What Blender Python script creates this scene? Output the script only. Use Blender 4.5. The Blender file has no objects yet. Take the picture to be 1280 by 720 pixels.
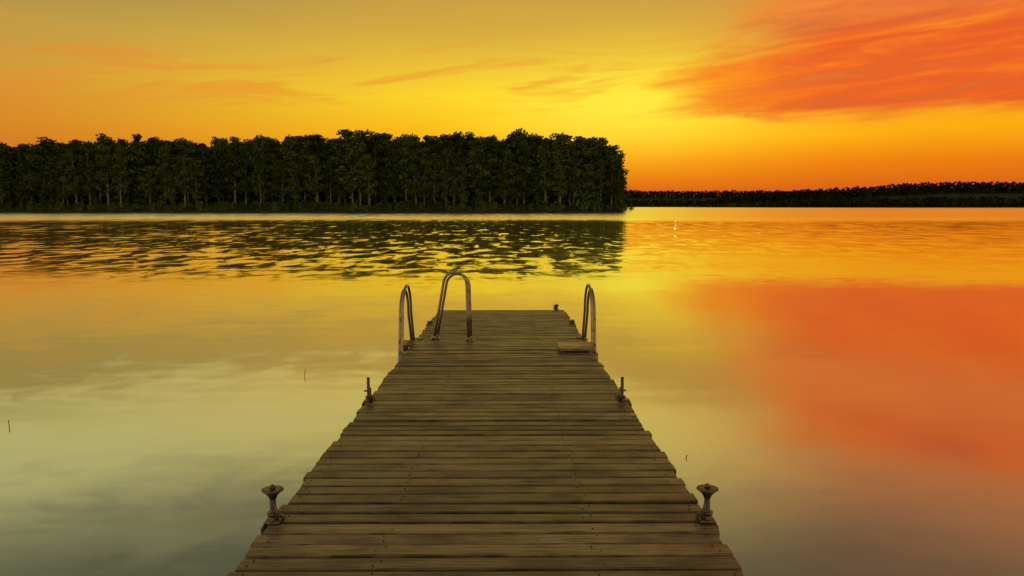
import bpy, bmesh, math, random
import numpy as np
from mathutils import Vector, Matrix
random.seed(7); rng=np.random.default_rng(7)
scene=bpy.context.scene
col=scene.collection

def lin(c):
    r=[]
    for v in c:
        v=v/255
        r.append(v/12.92 if v<=0.04045 else ((v+0.055)/1.055)**2.4)
    return (r[0],r[1],r[2],1)

class NT:
    def __init__(s,t): s.t=t; s.n=t.nodes; s.l=t.links
    def new(s,ty,**k):
        n=s.n.new(ty)
        for a,b in k.items(): setattr(n,a,b)
        return n
    def put(s,sock,v):
        if isinstance(v,bpy.types.NodeSocket): s.l.new(v,sock)
        else: sock.default_value=v
    def m(s,op,a,b=None,c=None,clamp=False):
        n=s.new('ShaderNodeMath',operation=op,use_clamp=clamp)
        s.put(n.inputs[0],a)
        if b is not None: s.put(n.inputs[1],b)
        if c is not None: s.put(n.inputs[2],c)
        return n.outputs[0]
    def ss(s,v,a,b,lo=0.0,hi=1.0):
        n=s.new('ShaderNodeMapRange',interpolation_type='SMOOTHSTEP')
        s.put(n.inputs['Value'],v)
        n.inputs['From Min'].default_value=a; n.inputs['From Max'].default_value=b
        n.inputs['To Min'].default_value=lo; n.inputs['To Max'].default_value=hi
        return n.outputs[0]
    def ramp(s,f,stops,interp='LINEAR'):
        n=s.new('ShaderNodeValToRGB'); cr=n.color_ramp; cr.interpolation=interp
        while len(cr.elements)>1: cr.elements.remove(cr.elements[-1])
        cr.elements[0].position=stops[0][0]; cr.elements[0].color=stops[0][1]
        for p,c in stops[1:]:
            e=cr.elements.new(p); e.color=c
        s.put(n.inputs[0],f); return n.outputs[0]
    def mix(s,f,a,b,bt='MIX'):
        n=s.new('ShaderNodeMix',data_type='RGBA',blend_type=bt)
        s.put(n.inputs['Factor'],f); s.put(n.inputs[6],a); s.put(n.inputs[7],b)
        return n.outputs[2]
    def xyz(s,x,y,z=0.0):
        n=s.new('ShaderNodeCombineXYZ'); s.put(n.inputs[0],x); s.put(n.inputs[1],y); s.put(n.inputs[2],z); return n.outputs[0]
    def noise(s,v,scale,detail=3,rough=0.5,dist=0.0):
        n=s.new('ShaderNodeTexNoise'); s.put(n.inputs['Vector'],v)
        n.inputs['Scale'].default_value=scale; n.inputs['Detail'].default_value=detail
        n.inputs['Roughness'].default_value=rough; n.inputs['Distortion'].default_value=dist
        return n.outputs['Fac']

# ------------------------------------------------------------------ sky
SUN_AZ,SUN_EL=12.0,0.6
w=bpy.data.worlds.new("World"); scene.world=w; w.use_nodes=True
w.node_tree.nodes.clear(); N=NT(w.node_tree)
tc=N.new('ShaderNodeTexCoord'); sp=N.new('ShaderNodeSeparateXYZ'); N.l.new(tc.outputs['Generated'],sp.inputs[0])
X,Y,Z=sp.outputs
el=N.m('MULTIPLY',N.m('ARCSINE',N.m('MINIMUM',N.m('MAXIMUM',Z,-0.999),0.999)),57.29578)
az=N.m('MULTIPLY',N.m('ARCTAN2',X,Y),57.29578)
n0=N.noise(N.xyz(N.m('MULTIPLY',az,0.05),N.m('MULTIPLY',el,0.16)),1.0,2)
wob=N.m('MULTIPLY',N.m('SUBTRACT',n0,0.5),2.5)
elw=N.m('ADD',el,N.m('MULTIPLY',wob,N.ss(el,1.0,9.0)))
f=N.m('DIVIDE',elw,60.0,clamp=True)
def R(st): return N.ramp(f,[(e/60,lin(c)) for e,c in st])
left=R([(0,(202,104,26)),(3,(208,116,30)),(5.5,(214,136,38)),(8,(210,150,54)),(11,(190,152,68)),(14,(158,140,74)),(16.5,(206,192,116)),(19.5,(214,206,134)),(23,(160,158,112)),(27,(106,108,82)),(33,(84,84,68)),(60,(134,120,94))])  # corner vignetting painted in: sky colour darkened towards the frame's upper left
cen=R([(0,(190,84,26)),(1.2,(212,100,20)),(3,(240,144,12)),(5,(252,190,10)),(7.5,(255,216,34)),(9.5,(238,194,50)),(12,(214,170,60)),(14.5,(198,155,66)),(17,(240,208,100)),(19.5,(230,204,108)),(23,(172,156,98)),(27,(120,114,82)),(33,(92,88,70)),(60,(134,120,94))])
rig=R([(0,(192,84,32)),(1.2,(210,96,24)),(3,(236,126,14)),(4.8,(252,172,12)),(6.2,(248,164,22)),(8,(240,136,34)),(11,(228,140,56)),(14.5,(216,132,64)),(18,(218,132,70)),(21,(184,122,78)),(24,(138,106,76)),(28,(106,88,68)),(34,(84,76,62)),(60,(128,112,92))])
base=N.mix(N.ss(az,-36,2),left,cen)
base=N.mix(N.ss(az,9,27),base,rig)
back=N.ramp(N.m('DIVIDE',el,60.0,clamp=True),[(0,lin((205,180,130))),(0.4,lin((205,185,138))),(1,lin((134,120,94)))])  # unseen sky behind the camera, brighter than real twilight to light tree fronts
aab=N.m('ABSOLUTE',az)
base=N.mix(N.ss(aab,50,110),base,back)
g=N.m('ADD',N.m('POWER',N.m('DIVIDE',N.m('SUBTRACT',az,8.5),8.5),2.0),N.m('POWER',N.m('DIVIDE',N.m('SUBTRACT',el,6.9),2.8),2.0))
g=N.m('EXPONENT',N.m('MULTIPLY',g,-1.0))
base=N.mix(N.m('MULTIPLY',g,0.85),base,lin((255,234,66)))
def gauss(val,c,s): return N.m('EXPONENT',N.m('MULTIPLY',N.m('POWER',N.m('DIVIDE',N.m('SUBTRACT',val,c),s),2.0),-1.0))
v=N.m('SUBTRACT',el,N.m('MULTIPLY',az,0.08))
n1=N.noise(N.xyz(N.m('MULTIPLY',az,0.11),N.m('MULTIPLY',v,0.42)),1.0,4,0.6,0.8)
n2=N.noise(N.xyz(N.m('MULTIPLY',az,0.09),N.m('MULTIPLY',v,0.85),7.3),1.0,5,0.6,0.8)
cn=N.m('ADD',N.m('MULTIPLY',n1,0.6),N.m('MULTIPLY',n2,0.4))
fwd=N.ss(aab,70,110,1,0)
b1=N.m('MULTIPLY',N.m('MULTIPLY',N.ss(el,4.6,7.2),N.ss(N.m('SUBTRACT',el,N.m('MULTIPLY',az,0.20)),5.8,8.8,1.0,0.0)),N.ss(az,5,19))
b2=N.m('MULTIPLY',N.m('MULTIPLY',N.ss(N.m('SUBTRACT',el,N.m('MULTIPLY',az,0.15)),7.8,10.0,0.0,0.95),N.ss(az,10,24)),N.ss(el,15,21,1,0))
bb=N.m('MULTIPLY',N.m('ADD',b1,b2),fwd)
haze=N.m('MULTIPLY',N.m('MULTIPLY',N.m('MULTIPLY',N.ss(az,12,26),N.ss(el,5.4,7.4)),N.ss(el,14,20,1,0)),N.m('MULTIPLY',fwd,0.45))
base=N.mix(haze,base,lin((238,126,46)))
ma=N.ss(N.m('ADD',N.m('MULTIPLY',cn,1.2),N.m('MULTIPLY',bb,0.66)),0.74,1.18)
ccol=N.ramp(n2,[(0.30,lin((250,140,28))),(0.43,lin((242,108,28))),(0.55,lin((230,86,34))),(0.70,lin((190,74,46)))])
ccol=N.mix(N.m('MULTIPLY',N.ss(el,10.5,13,0,0.6),N.ss(el,14,16.5,1,0.3)),ccol,lin((236,134,62)))
ccol=N.mix(N.ss(az,9,22,0.75,0),ccol,lin((252,160,24)))
base=N.mix(N.m('MULTIPLY',ma,0.95),base,ccol)
st=N.m('MULTIPLY',N.m('MULTIPLY',N.ss(n2,0.50,0.68),gauss(el,8.5,2.4)),0.55)
base=N.mix(st,base,lin((234,134,44)))
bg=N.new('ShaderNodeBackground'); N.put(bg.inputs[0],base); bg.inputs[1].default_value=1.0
sky=N.new('ShaderNodeTexSky',sky_type='NISHITA'); sky.sun_disc=False
sky.sun_elevation=math.radians(SUN_EL); sky.sun_rotation=math.radians(SUN_AZ)
bg2=N.new('ShaderNodeBackground'); N.l.new(sky.outputs[0],bg2.inputs[0]); bg2.inputs[1].default_value=0.004
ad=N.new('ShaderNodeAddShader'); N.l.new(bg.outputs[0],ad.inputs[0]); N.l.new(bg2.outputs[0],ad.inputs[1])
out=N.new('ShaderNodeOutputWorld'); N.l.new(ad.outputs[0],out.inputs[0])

# the sun has sunk behind the distant tree line
sl=bpy.data.lights.new("sun","SUN"); sl.energy=0.3; sl.angle=math.radians(0.5); sl.color=(1,0.62,0.25)
so=bpy.data.objects.new("sun",sl); col.objects.link(so)
d=Vector((math.sin(math.radians(SUN_AZ))*math.cos(math.radians(SUN_EL)),math.cos(math.radians(SUN_AZ))*math.cos(math.radians(SUN_EL)),math.sin(math.radians(SUN_EL))))
so.rotation_euler=d.to_track_quat('Z','Y').to_euler(); so.location=(0,0,60)

# ------------------------------------------------------------------ materials
def mat(name):
    m=bpy.data.materials.new(name); m.use_nodes=True; m.node_tree.nodes.clear()
    n=NT(m.node_tree); o=n.new('ShaderNodeOutputMaterial'); return m,n,o
def pb(n,o,**k):
    p=n.new('ShaderNodeBsdfPrincipled')
    for a,b in k.items(): n.put(p.inputs[a.replace('_',' ')],b)
    n.l.new(p.outputs[0],o.inputs[0]); return p

def water_mat():
    m,n,o=mat("lake_water")
    ge=n.new('ShaderNodeNewGeometry'); s=n.new('ShaderNodeSeparateXYZ'); n.l.new(ge.outputs['Position'],s.inputs[0])
    x,y,_=s.outputs
    ly=n.m('LOGARITHM',n.m('ADD',n.m('MAXIMUM',y,-3.0),6.0),2.718)
    a=n.noise(n.xyz(n.m('MULTIPLY',x,1.2),n.m('MULTIPLY',ly,18.0)),1.0,3,0.62,0.7)
    b=n.noise(n.xyz(n.m('MULTIPLY',x,0.30),n.m('MULTIPLY',ly,26.0),5.0),1.0,2,0.5,0.3)
    c=n.noise(n.xyz(n.m('MULTIPLY',x,0.05),n.m('MULTIPLY',ly,3.0),8.0),1.0,2,0.5)
    f_=n.noise(n.xyz(n.m('MULTIPLY',x,0.9),n.m('MULTIPLY',y,2.6),3.0),1.0,3,0.55,0.4)
    mixd=n.m('ADD',n.m('MULTIPLY',a,0.70),n.m('MULTIPLY',b,0.30))
    ratio=n.m('DIVIDE',x,n.m('MAXIMUM',n.m('ABSOLUTE',y),5.0))
    calm=n.ss(ratio,0.02,0.25,1.0,0.5)
    lo=n.m('ADD',0.470,n.m('MULTIPLY',n.m('SUBTRACT',c,0.5),0.40))
    cf=n.m('DIVIDE',n.m('SUBTRACT',mixd,lo),0.19,clamp=True)
    chop=n.m('MULTIPLY',cf,n.ss(y,14,42,0.014,0.062))
    wind=n.m('MULTIPLY',n.ss(y,98,140,0.0,0.085),n.ss(ratio,0.1,0.2,1.0,0.3))
    setup=n.m('MULTIPLY',n.ss(y,12,28,0.034,0.0),calm)
    near=n.m('MULTIPLY',n.m('SUBTRACT',f_,0.5),n.ss(y,5,25,0.022,0.04))
    sw=n.m('MULTIPLY',n.m('SUBTRACT',c,0.5),0.05)
    t=n.m('ADD',n.m('MULTIPLY',n.m('ADD',chop,near),calm),n.m('ADD',n.m('ADD',wind,setup),n.m('MULTIPLY',sw,n.ss(y,4,20,0.3,1))))
    sx=n.m('MULTIPLY',n.m('SUBTRACT',a,0.5),n.ss(y,6,40,0.01,0.06))
    v=n.new('ShaderNodeVectorMath',operation='NORMALIZE'); n.l.new(n.xyz(sx,n.m('MULTIPLY',t,-1.0),1.0),v.inputs[0])
    rough=n.ss(y,80,170,0.08,0.17)
    gl=n.new('ShaderNodeBsdfGlossy'); n.put(gl.inputs['Color'],(0.97,0.97,0.96,1)); n.put(gl.inputs['Roughness'],rough); n.put(gl.inputs['Normal'],v.outputs[0])
    df=n.new('ShaderNodeBsdfDiffuse'); n.put(df.inputs['Color'],(0.03,0.035,0.025,1))
    lw=n.new('ShaderNodeLayerWeight'); lw.inputs['Blend'].default_value=0.5
    fr=n.m('ADD',n.m('MULTIPLY',n.m('POWER',lw.outputs['Facing'],2.0),0.62),0.35,clamp=True)
    mx=n.new('ShaderNodeMixShader'); n.put(mx.inputs[0],fr); n.l.new(df.outputs[0],mx.inputs[1]); n.l.new(gl.outputs[0],mx.inputs[2]); n.l.new(mx.outputs[0],o.inputs[0])
    return m

def wood_mat(name,c1,c2,dark):
    m,n,o=mat(name)
    t=n.new('ShaderNodeTexCoord'); s=n.new('ShaderNodeSeparateXYZ'); n.l.new(t.outputs['Object'],s.inputs[0])
    x,y,z=s.outputs
    at=n.new('ShaderNodeAttribute',attribute_name="pr"); pr=at.outputs['Fac']
    off=n.m('MULTIPLY',pr,37.0)
    g1=n.noise(n.xyz(n.m('ADD',n.m('MULTIPLY',x,1.6),off),n.m('MULTIPLY',y,38.0),off),1.0,5,0.65,0.4)
    g2=n.noise(n.xyz(n.m('ADD',n.m('MULTIPLY',x,5.0),off),n.m('MULTIPLY',y,120.0),off),1.0,3,0.6)
    g3=n.noise(n.xyz(n.m('MULTIPLY',x,1.0),n.m('MULTIPLY',y,1.6),off),2.2,4,0.6)
    g4=n.noise(n.xyz(x,n.m('MULTIPLY',y,0.6),3.0),1.1,4,0.6)
    c=n.mix(n.ss(g1,0.3,0.7),c2,c1)
    c=n.mix(n.m('MULTIPLY',n.ss(g2,0.46,0.64),0.85),c,dark)
    c=n.mix(n.ss(g3,0.45,0.75,0.0,0.55),c,dark)
    c=n.mix(n.ss(g4,0.52,0.72,0.0,0.35),c,dark)
    vo=n.new('ShaderNodeTexVoronoi'); n.put(vo.inputs['Vector'],n.xyz(n.m('ADD',n.m('MULTIPLY',x,2.0),off),n.m('MULTIPLY',y,5.0),off)); vo.inputs['Scale'].default_value=1.0
    c=n.mix(n.ss(vo.outputs['Distance'],0.05,0.14,0.7,0.0),c,dark)
    br=n.m('ADD',n.m('MULTIPLY',pr,1.0),0.48)
    c=n.mix(1.0,c,n.xyz(br,br,n.m('MULTIPLY',br,0.97)),'MULTIPLY')
    hb=n.m('ADD',n.m('MULTIPLY',g1,0.6),n.m('MULTIPLY',g2,0.4))
    b=n.new('ShaderNodeBump'); b.inputs['Strength'].default_value=0.8; b.inputs['Distance'].default_value=0.005; n.l.new(hb,b.inputs['Height'])
    pb(n,o,Base_Color=c,Roughness=n.ss(g3,0.3,0.7,0.34,0.56),Normal=b.outputs[0])
    return m
def metal_mat(name,c,rust,ro=0.32):
    m,n,o=mat(name); t=n.new('ShaderNodeTexCoord')
    k=n.noise(t.outputs['Object'],14.0,5,0.6)
    f=n.ss(k,0.5,0.72)
    pb(n,o,Base_Color=n.mix(f,c,rust),Metallic=n.ss(k,0.5,0.72,0.95,0.4),Roughness=n.ss(k,0.4,0.7,ro,0.65)); return m
def foliage_mat(name,a,b_):
    m,n,o=mat(name); t=n.new('ShaderNodeTexCoord'); oi=n.new('ShaderNodeObjectInfo')
    k=n.noise(t.outputs['Object'],0.45,1,0.6)
    c=n.mix(n.ss(k,0.38,0.62),a,b_)
    br=n.m('ADD',n.m('MULTIPLY',oi.outputs['Random'],0.7),0.6)
    c=n.mix(1.0,c,n.xyz(br,br,br),'MULTIPLY')
    d=n.new('ShaderNodeBsdfDiffuse'); n.put(d.inputs[0],c)
    n.l.new(d.outputs[0],o.inputs[0]); return m
def simple_mat(name,a,b_,sc,ro=0.9):
    m,n,o=mat(name); t=n.new('ShaderNodeTexCoord'); k=n.noise(t.outputs['Object'],sc,4,0.6)
    pb(n,o,Base_Color=n.mix(n.ss(k,0.35,0.65),a,b_),Roughness=ro); return m

M_water=water_mat()
M_wood=wood_mat("weathered_planks",(0.235,0.172,0.112,1),(0.128,0.094,0.064,1),(0.036,0.027,0.020,1))
M_wood2=wood_mat("step_board",(0.38,0.26,0.14,1),(0.27,0.18,0.10,1),(0.12,0.08,0.04,1))
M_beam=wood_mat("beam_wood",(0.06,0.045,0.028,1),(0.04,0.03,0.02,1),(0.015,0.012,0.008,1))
M_steel=metal_mat("stainless_steel",(0.34,0.30,0.26,1),(0.12,0.08,0.05,1),0.25)
M_galv=metal_mat("galvanised_steel",(0.15,0.125,0.11,1),(0.08,0.04,0.025,1),0.36)
M_nail=metal_mat("nail_head",(0.10,0.08,0.06,1),(0.06,0.035,0.02,1),0.6)
M_leaf=foliage_mat("leaves",(0.042,0.072,0.016,1),(0.105,0.132,0.028,1))
M_leafd=foliage_mat("far_leaves",(0.020,0.029,0.013,1),(0.03,0.04,0.015,1))
M_bark=simple_mat("pale_bark",(0.36,0.31,0.23,1),(0.15,0.12,0.085,1),1.2)
M_soil=simple_mat("shore_soil",(0.020,0.027,0.010,1),(0.035,0.032,0.016,1),0.3)
M_hill=simple_mat("forested_hill",(0.015,0.02,0.01,1),(0.025,0.03,0.013,1),0.05)

def mesh_obj(name,verts,faces,mats,mi=None,smooth=False,parent=None):
    me=bpy.data.meshes.new(name); me.from_pydata(verts,[],faces)
    for m_ in mats: me.materials.append(m_)
    if mi is not None: me.polygons.foreach_set('material_index',mi)
    if smooth: me.polygons.foreach_set('use_smooth',[True]*len(me.polygons))
    ob=bpy.data.objects.new(name,me); col.objects.link(ob)
    if parent: ob.parent=parent
    return ob

# ------------------------------------------------------------------ water
S=30000
mesh_obj("lake_water",[(-S,-S,0),(S,-S,0),(S,S,0),(-S,S,0)],[(0,1,2,3)],[M_water])

# ------------------------------------------------------------------ trees
def tube(V,F,MI,pts,rad,seg,mi):
    pts=[Vector(p) for p in pts]; b0=len(V)
    for i,p in enumerate(pts):
        t=(pts[min(i+1,len(pts)-1)]-pts[max(i-1,0)]).normalized()
        a=t.cross(Vector((0.3,1,0.1))).normalized(); b=t.cross(a)
        for k in range(seg):
            an=2*math.pi*k/seg
            V.append(tuple(p+(a*math.cos(an)+b*math.sin(an))*rad[i]))
    for i in range(len(pts)-1):
        for k in range(seg):
            k2=(k+1)%seg
            F.append((b0+i*seg+k,b0+i*seg+k2,b0+(i+1)*seg+k2,b0+(i+1)*seg+k)); MI.append(mi)
def make_tree(name,H,cb,W,leaves,lsize,leafmat,seed,nb=26):
    r=random.Random(seed); V=[];F=[];MI=[]
    lean=(r.uniform(-1.6,1.6),r.uniform(-1,1))
    tp=[(lean[0]*(i/8)**2+r.uniform(-.18,.18),lean[1]*(i/8)**2,H*0.95*i/8) for i in range(9)]
    tube(V,F,MI,tp,[0.28*(1-i/8)+0.05 for i in range(9)],6,0)
    cl=[]
    for i in range(nb):
        t=cb+(1-cb)*((i+0.5)/nb); z=H*t
        u=(t-cb)/(1-cb)
        prof=W*max(0.15,(1-(abs(u-0.42)/0.64)**2.4))
        a=i*2.4+r.uniform(-.7,.7); rr=prof*r.uniform(0.3,1.1)
        k=min(7,int(t/0.95*8))
        bx=tp[k][0]; by=tp[k][1]
        e=(bx+math.cos(a)*rr,by+math.sin(a)*rr,min(H*0.97,z+r.uniform(-.5,1.2)))
        s=(bx,by,max(1,z-rr*0.6))
        mid=tuple((s[j]+e[j])/2+(0.25 if j==2 else 0) for j in range(3))
        tube(V,F,MI,[s,mid,e],[0.12,0.07,0.03],4,0)
        cl.append((e,r.uniform(1.1,2.2)*(0.8 if u>0.85 else 1)))
        if r.random()<0.5: cl.append(((mid[0],mid[1],mid[2]+0.8),r.uniform(1.1,1.7)))
    cl.append(((tp[8][0],tp[8][1],H*0.955),1.2))
    for i in range(5): cl.append(((r.uniform(-1.4,1.4),r.uniform(-1,1),H*r.uniform(0.06,cb)),r.uniform(0.6,1.1)))
    tot=sum(c[1]**2 for c in cl)
    for (c,s) in cl:
        for _ in range(int(leaves*s*s/tot)):
            d_=Vector((r.gauss(0,1),r.gauss(0,1),r.gauss(0,1))).normalized()*(r.random()**0.45)*s
            p=Vector(c)+Vector((d_.x*1.15,d_.y*1.15,d_.z*0.85))
            a=Vector((r.gauss(0,1),r.gauss(0,1),r.gauss(0,.6))).normalized(); b=a.cross(Vector((r.gauss(0,1),r.gauss(0,1),r.gauss(0,1)))).normalized()
            q=lsize*r.uniform(0.6,1.3); i0=len(V)
            V.extend([tuple(p-a*q),tuple(p+b*q*0.6),tuple(p+a*q),tuple(p-b*q*0.6)])
            F.append((i0,i0+1,i0+2,i0+3)); MI.append(1)
    me=bpy.data.meshes.new(name); me.from_pydata(V,[],F); me.materials.append(M_bark); me.materials.append(leafmat)
    me.polygons.foreach_set('material_index',MI); return me
def make_bush(name,seed):
    r=random.Random(seed); V=[];F=[];MI=[]
    for j in range(7):
        c=(r.uniform(-2.2,2.2),r.uniform(-1,1),r.uniform(0.4,1.6)); s=r.uniform(0.7,1.2)
        tube(V,F,MI,[(c[0]*.5,c[1]*.5,-0.3),c],[0.05,0.02],4,0)
        for _ in range(90):
            d_=Vector((r.gauss(0,1),r.gauss(0,1),r.gauss(0,1))).normalized()*(r.random()**0.4)*s
            p=Vector(c)+d_
            a=Vector((r.gauss(0,1),r.gauss(0,1),r.gauss(0,1))).normalized(); b=a.cross(Vector((r.gauss(0,1),r.gauss(0,1),r.gauss(0,1)))).normalized()
            q=r.uniform(.18,.38); i0=len(V)
            V.extend([tuple(p-a*q),tuple(p+b*q*0.5),tuple(p+a*q),tuple(p-b*q*0.5)]); F.append((i0,i0+1,i0+2,i0+3)); MI.append(1)
    me=bpy.data.meshes.new(name); me.from_pydata(V,[],F); me.materials.append(M_bark); me.materials.append(M_leaf)
    me.polygons.foreach_set('material_index',MI); return me
variants=[make_tree("tree_v%d"%i,28+random.uniform(-2,2),random.uniform(0.20,0.36),random.uniform(3.8,5.6),2600,0.48,M_leaf,100+i) for i in range(10)]
bushes=[make_bush("bush_v%d"%i,300+i) for i in range(4)]
forest=bpy.data.objects.new("forest_tree_line",None); col.objects.link(forest)
def inst(me,loc,sc,rot,par,nm):
    o=bpy.data.objects.new(nm,me); col.objects.link(o); o.parent=par; o.location=loc; o.scale=sc; o.rotation_euler=(0,0,rot)
XR=47.0; Y0=302.0
def shore_y(x): return Y0+ 2.5*math.sin(x*0.05)+1.2*math.sin(x*0.17+1)
def topscale(x):
    pts=[(-400,0.91),(-200,0.94),(-150,0.98),(-90,1.01),(-55,1.06),(-15,1.05),(20,1.04),(36,1.03),(41,0.97),(45,0.88)]
    for (a,b),(c,d_) in zip(pts,pts[1:]):
        if a<=x<=c: return (b+(d_-b)*(x-a)/(c-a))*(1+0.015*math.sin(x*0.21)+0.012*math.sin(x*0.083+2))
    return pts[-1][1]
for row in range(5):
    x=-290+random.uniform(0,3)
    while x<XR-4.0-row*0.4:
        y=shore_y(x)+4+row*5.5+random.uniform(-2.5,2.5)
        sc=topscale(x)*random.uniform(0.89,1.03)
        if row==0: sc*=random.uniform(0.62,0.98)
        wd=sc*random.uniform(0.85,1.3)
        inst(random.choice(variants),(x,y,0.5),(wd,wd,sc),random.uniform(0,6.28),forest,"tree")
        x+=random.uniform(2.6,6.6)
x=-290
while x<XR:
    inst(random.choice(bushes),(x,shore_y(x)+1.3+random.uniform(-.4,1.5),0.25),(1.2,1,random.uniform(0.6,1.7)),random.uniform(-.5,.5),forest,"bush"); x+=random.uniform(1.5,3.5)
x=-290
while x<XR-3:
    s_=random.uniform(1.3,3.2)
    inst(random.choice(bushes),(x,shore_y(x)+14+random.uniform(-7,9),0.6),(s_,s_,s_*1.4),random.uniform(-3,3),forest,"bush"); x+=random.uniform(2.2,4.5)
for (dx,sc) in ((-3,0.86),(-0.9,0.70),(0.5,0.48)):
    for k in range(3):
        inst(random.choice(variants),(XR+dx-3.4,shore_y(XR)+6+k*8,0.4),(sc*1.1,sc*1.1,sc*random.uniform(.92,1.05)),random.uniform(0,6),forest,"tree")
V=[];F=[];xs=np.linspace(-420,XR+1.5,180); prof=[(-0.6,-0.4),(0.0,0.12),(0.7,0.4),(8,0.8),(24,2.0),(33,12.0),(50,15.0),(85,3.0),(95,-0.4)]
for x in xs:
    tz=min(1.0,max(0.0,(XR-4-x)/16.0)); tz=tz*tz*(3-2*tz)
    for (dy,z) in prof:
        taper=min(1.0,max(0.02,(XR+1.5-x)/5.0))**0.5
        zz=z*taper if z>0 else z
        if z>1: zz=1+(z-1)*tz+random.uniform(-.6,.6)*tz
        V.append((float(x),shore_y(x)+38+(dy-38)*taper+random.uniform(-.25,.25)*(dy<1),zz))
P=len(prof)
for i in range(len(xs)-1):
    for j in range(P-1): F.append((i*P+j,(i+1)*P+j,(i+1)*P+j+1,i*P+j+1))
mesh_obj("wooded_shore",V,F,[M_soil],smooth=True)

# far shore
far=[make_tree("far_tree_v%d"%i,15+random.uniform(-1,1),0.10,random.uniform(5,6.5),420,1.15,M_leafd,500+i,14) for i in range(5)]
distant=bpy.data.objects.new("distant_tree_line",None); col.objects.link(distant)
def hillh(x,which):
    if which==0: return 24+1.5*math.sin(x*0.006+1)+1.0*math.sin(x*0.013)
    return max(0,min(1,(x-300)/420))**0.7*(27)+1.0*math.sin(x*0.01)*min(1,max(0,(x-300)/200))
hv=[];hf=[]
def ridge(y0,depth,x0,x1,which):
    b=len(hv); xs=np.arange(x0,x1,20.0)
    for x in xs:
        h=hillh(x,which)
        for (t,k) in ((-0.02,-0.05),(0.05,0.10),(0.5,0.85),(1.0,1.0),(1.6,0.8)):
            hv.append((float(x),y0+depth*t,h*k if k>0 else -1))
    for i in range(len(xs)-1):
        for j in range(4): hf.append((b+i*5+j,b+(i+1)*5+j,b+(i+1)*5+j+1,b+i*5+j+1))
ridge(1700,150,-3500,4200,0)
ridge(1250,100,300,2600,1)
mesh_obj("distant_hills",hv,hf,[M_hill],smooth=True)
def fartrees(y0,depth,x0,x1,which,sp):
    for t,k in ((0.03,0.06),(0.5,0.85),(0.95,1.0)):
        x=x0
        while x<x1:
            h=hillh(x,which)
            s_=random.uniform(0.88,1.1)*(1.0 if which==0 else min(1,0.45+max(0,(x-300)/300)))
            inst(random.choice(far),(x,y0+depth*t,h*k-1.5),(s_*1.1,s_*1.1,s_),random.uniform(0,6),distant,"tree")
            x+=sp*random.uniform(0.6,1.4)
fartrees(1700,150,150,1350,0,6.5)
fartrees(1250,100,305,1000,1,6)

# ------------------------------------------------------------------ dock
SL=0.0254; Z0=0.60
def dz(y): return Z0-SL*y
dock=bpy.data.objects.new("wooden_dock",None); col.objects.link(dock)
dock.location=(0,0,Z0); dock.rotation_euler=(-math.atan(SL),0,0)
XL,XRd=-1.205,1.04
YE=14.3
V=[];F=[];PR=[]
def box(V,F,c,s,PR=None,pr=0,rz=0,rx=0,ry=0):
    b=len(V); M=Matrix.Rotation(rz,3,'Z')@Matrix.Rotation(ry,3,'Y')@Matrix.Rotation(rx,3,'X')
    for dx in(-.5,.5):
        for dy in(-.5,.5):
            for z_ in(-.5,.5): V.append(tuple(Vector(c)+M@Vector((dx*s[0],dy*s[1],z_*s[2]))))
    for q in((0,1,3,2),(4,6,7,5),(0,4,5,1),(2,3,7,6),(0,2,6,4),(1,5,7,3)):
        F.append(tuple(b+i for i in q)); 
        if PR is not None: PR.append(pr)
y=-5.0; nails=[]; pl=0.142
while y<YE-0.05:
    g=random.uniform(0.016,0.032); wd=pl-g
    el_=random.uniform(-0.016,0.016); er=random.uniform(-0.016,0.016)
    zz=-0.019+random.uniform(-0.004,0.004)
    box(V,F,((XL+el_+XRd+er)/2,y+wd/2,zz),(XRd+er-XL-el_,wd,0.038),PR,random.random(),rz=random.uniform(-.0032,.0032),rx=random.uniform(-.035,.03),ry=random.uniform(-.0015,.0015))
    for xx in (XL+0.07,XL+0.62,XRd-0.62,XRd-0.07):
        for dy in (0.3,0.72):
            if random.random()<0.8: nails.append((xx+random.uniform(-.025,.025),y+wd*(dy+random.uniform(-.06,.06)),zz+0.0195))
    y+=pl
o=mesh_obj("planks",V,F,[M_wood],parent=dock)
at=o.data.attributes.new("pr",'FLOAT','FACE'); at.data.foreach_set('value',PR)
bv=o.modifiers.new("bev",'BEVEL'); bv.width=0.006; bv.segments=2; bv.limit_method='ANGLE'
V=[];F=[]
for (x_,y_,z_) in nails:
    b=len(V)
    for zz in (-0.006,0.0018):
        for k in range(8):
            a=k*math.pi/4; V.append((x_+0.005*math.cos(a),y_+0.005*math.sin(a),z_+zz))
    F.append(tuple(b+8+k for k in range(8)))
    for k in range(8): F.append((b+k,b+(k+1)%8,b+8+(k+1)%8,b+8+k))
mesh_obj("nail_heads",V,F,[M_nail],parent=dock)
V=[];F=[];PR=[]
L=YE+5
for xx in (XL+0.045,XL+0.60,XRd-0.60,XRd-0.045):
    box(V,F,(xx,(YE-5)/2,-0.130),(0.045,L-0.08,0.165),PR,random.random())
for yy in (-2,1,4,6.6,9.3,11.6,YE-0.08):
    box(V,F,((XL+XRd)/2,yy,-0.26),(XRd-XL-0.05,0.09,0.08),PR,random.random())
o=mesh_obj("stringers",V,F,[M_beam],parent=dock)
at=o.data.attributes.new("pr",'FLOAT','FACE'); at.data.foreach_set('value',PR)

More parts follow.
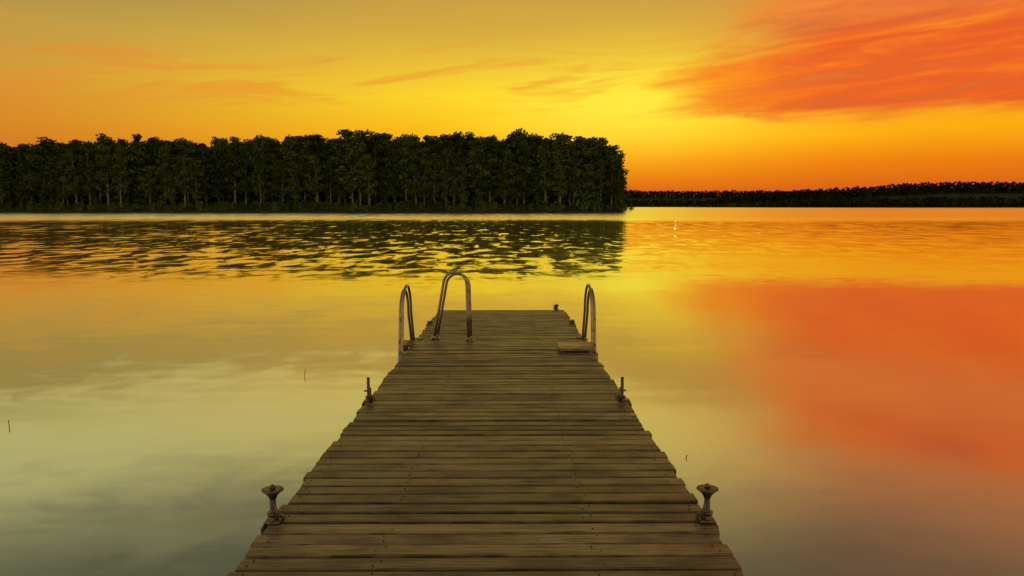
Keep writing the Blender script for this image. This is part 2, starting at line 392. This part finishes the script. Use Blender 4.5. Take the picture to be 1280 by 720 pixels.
def pipe_mesh(V,F,pts,r,seg=12,cap=True):
    b=len(V)
    pts=[Vector(p) for p in pts]
    if not isinstance(r,(list,tuple)): r=[r]*len(pts)
    a=None
    for i,p in enumerate(pts):
        t=(pts[min(i+1,len(pts)-1)]-pts[max(i-1,0)]).normalized()
        if a is None:
            a=t.cross(Vector((1,0,0)) if abs(t.x)<.8 else Vector((0,1,0))).normalized()
        else:
            a=(a-t*a.dot(t)).normalized()
        c=t.cross(a)
        for k in range(seg):
            an=2*math.pi*k/seg; V.append(tuple(p+(a*math.cos(an)+c*math.sin(an))*r[i]))
    for i in range(len(pts)-1):
        for k in range(seg):
            k2=(k+1)%seg; F.append((b+i*seg+k,b+i*seg+k2,b+(i+1)*seg+k2,b+(i+1)*seg+k))
    if cap:
        F.append(tuple(b+k for k in reversed(range(seg)))); e=b+(len(pts)-1)*seg; F.append(tuple(e+k for k in range(seg)))
def smooth_by_angle(ob):
    for p in ob.data.polygons: p.use_smooth=len(p.vertices)==4
def dock_leg(x,y,side,top=0.20,cap=True,r=0.016,inset=0.02):
    z=dz(y); V=[];F=[]
    px=x-side*inset
    pipe_mesh(V,F,[(px,y,-1.2),(px,y,z+top-0.03)],r)
    pipe_mesh(V,F,[(px,y,z-0.16),(px,y,z+0.04)],r+0.009)
    pipe_mesh(V,F,[(px,y,z+0.035),(px,y,z+0.048)],r+0.015)
    box(V,F,(x+side*0.022,y,z-0.07),(0.008,0.16,0.13))
    box(V,F,(x-side*0.02,y,z+0.007),(0.08,0.11,0.008))
    for dy in(-.045,.045): pipe_mesh(V,F,[(x-side*0.045,y+dy,z+0.004),(x-side*0.045,y+dy,z+0.02)],0.008,6)
    pipe_mesh(V,F,[(px,y-0.01,z+0.03),(px-side*0.045,y-0.035,z+0.035)],0.006,8)
    ring=[(px-side*0.045+0.014*math.cos(a),y-0.035,z+0.035+0.018*math.sin(a)) for a in [i*2*math.pi/10 for i in range(11)]]
    pipe_mesh(V,F,ring,0.005,6,False)
    if cap:
        pipe_mesh(V,F,[(px,y,z+top-0.045),(px,y,z+top-0.03),(px,y,z+top-0.012),(px,y,z+top-0.002),(px,y,z+top+0.004),(px,y,z+top+0.007)],[0.018,0.024,0.040,0.055,0.055,0.045],18)
        pipe_mesh(V,F,[(px,y,z+top+0.006),(px,y,z+top+0.026)],[0.016,0.010],8)
        pipe_mesh(V,F,[(px-side*0.012,y-0.03,z+top-0.05),(px-side*0.034,y-0.04,z+0.06),(px-side*0.03,y-0.04,z+0.015)],0.006,6)
    elif top>0.15:
        pipe_mesh(V,F,[(px-side*0.03,y-0.05,z-0.02),(px-side*0.022,y-0.05,z+top*0.55)],0.010,8)
        pipe_mesh(V,F,[(px-0.03,y-0.03,z+0.10),(px+0.03,y-0.03,z+0.10)],0.008,6)
    ob=mesh_obj("dock_leg",V,F,[M_galv]); smooth_by_angle(ob); return ob
dock_leg(XL,3.95,-1,0.165,True,0.016,0.015); dock_leg(XRd,3.95,1,0.165,True,0.016,0.015)
dock_leg(XL,6.75,-1,0.24,False,0.013); dock_leg(XRd,6.75,1,0.24,False,0.013,0.045)
dock_leg(XRd,12.2,1,0.10,False,0.02); dock_leg(XL,12.2,-1,0.05,False,0.02)
dock_leg(XRd-0.12,YE+0.06,1,0.08,True,0.02)

def hoop(p1,p2,h,lean=(0,0,0),n=14,rad=None):
    p1=Vector(p1);p2=Vector(p2); c=(p1+p2)/2+Vector(lean); dv=(p2-p1); half=dv.length/2; u=Vector((dv.x,dv.y,0)).normalized()
    zt=max(p1.z,p2.z)+h; rr=half if rad is None else rad
    pts=[p1]
    A=c-u*rr; B=c+u*rr
    A.z=B.z=zt-rr
    pts.append(p1+(A-p1)*0.5)
    for i in range(n+1):
        a=math.pi*(1-i/n); q=c+u*rr*math.cos(a); q.z=zt-rr+rr*math.sin(a); pts.append(q)
    pts.append(p2+(B-p2)*0.5); pts.append(p2)
    return pts
def side_ladder(x,side,y1,y2,sh=0.0):
    V=[];F=[]
    pts=hoop((x+side*(0.055-sh),y1,dz(y1)-0.75),(x+side*(0.03-sh),y2,dz(y2)-0.02),0.80,rad=0.36)
    pipe_mesh(V,F,pts,0.0165,12)
    pts=hoop((x+side*(0.10-sh),y1+0.10,dz(y1)-0.75),(x+side*(0.07-sh),y2+0.06,dz(y2)-0.02),0.74,rad=0.34)
    pipe_mesh(V,F,pts,0.0165,12)
    for yy in (y1,y2):
        box(V,F,(x+side*0.03,yy,dz(yy)-0.06),(0.05,0.07,0.10)); box(V,F,(x-side*0.03,yy+0.02,dz(yy)+0.008),(0.12,0.10,0.012))
    for zz in(0.10,-0.18,-0.46):
        pipe_mesh(V,F,[(x+side*0.05,y1,zz),(x+side*0.12,y1+0.34,zz)],0.018,8)
    ob=mesh_obj("swim_ladder",V,F,[M_steel]); smooth_by_angle(ob)
side_ladder(XRd,1,9.45,10.65,0.045)
side_ladder(XL,-1,9.35,10.55,0.0)
V=[];F=[]
for off,hh in((0,0.90),(0.09,0.87)):
    pts=hoop((-0.965+off*.35,10.55+off,dz(10.5)),(-0.50+off*.35,10.40+off,dz(10.4)),hh,lean=(0.055,0,0),rad=0.165)
    pipe_mesh(V,F,pts,0.0175,12)
for (xx,yy) in((-0.965,10.55),(-0.50,10.40)):
    pipe_mesh(V,F,[(xx+.015,yy+.04,dz(yy)),(xx+.015,yy+.04,dz(yy)+0.012)],0.065,14)
    pipe_mesh(V,F,[(xx,yy,dz(yy)),(xx,yy,dz(yy)+0.05)],0.026,12)
    pipe_mesh(V,F,[(xx+.03,yy+.09,dz(yy)),(xx+.03,yy+.09,dz(yy)+0.05)],0.026,12)
ob=mesh_obj("grab_rail",V,F,[M_steel]); smooth_by_angle(ob)
V=[];F=[];PR=[]
yb=9.62
for k in range(3):
    box(V,F,(0.84,yb-0.2+0.16*k,dz(yb)+0.052),(0.43,0.15,0.026),PR,random.random())
for xx in(0.67,1.0): box(V,F,(xx,yb-0.04,dz(yb)+0.019),(0.04,0.44,0.036),PR,0.2)
o=mesh_obj("step_board",V,F,[M_wood2]); at=o.data.attributes.new("pr",'FLOAT','FACE'); at.data.foreach_set('value',PR)
V=[];F=[]
box(V,F,(XL-0.06,9.95,dz(9.9)+0.03),(0.14,0.34,0.03)); box(V,F,(XL-0.06,9.95,dz(9.9)-0.05),(0.03,0.30,0.14))
mesh_obj("ladder_step",V,F,[M_galv])

M_reed=simple_mat("reed",(0.12,0.10,0.04,1),(0.07,0.06,0.03,1),8)
for (x_,y_,h_,ln) in((-2.5,9.75,0.09,0.015),(-4.75,7.5,0.07,-.005),(1.50,6.5,0.03,.01)):
    V=[];F=[]
    pipe_mesh(V,F,[(x_,y_,-0.3),(x_,y_,0),(x_+ln,y_,h_)],0.0035,6)
    mesh_obj("reed_stem",V,F,[M_reed])

# ------------------------------------------------------------------ camera
cd=bpy.data.cameras.new("camera"); cam=bpy.data.objects.new("camera",cd); col.objects.link(cam)
cd.sensor_width=36; cd.lens=28.125; cd.clip_end=60000; cd.clip_start=0.05
cam.location=(0,0,2.1)
cam.rotation_euler=(math.radians(90-5.85),0,math.radians(-0.4))
scene.camera=cam
scene.view_settings.view_transform='Standard'; scene.view_settings.look='None'; scene.view_settings.exposure=0
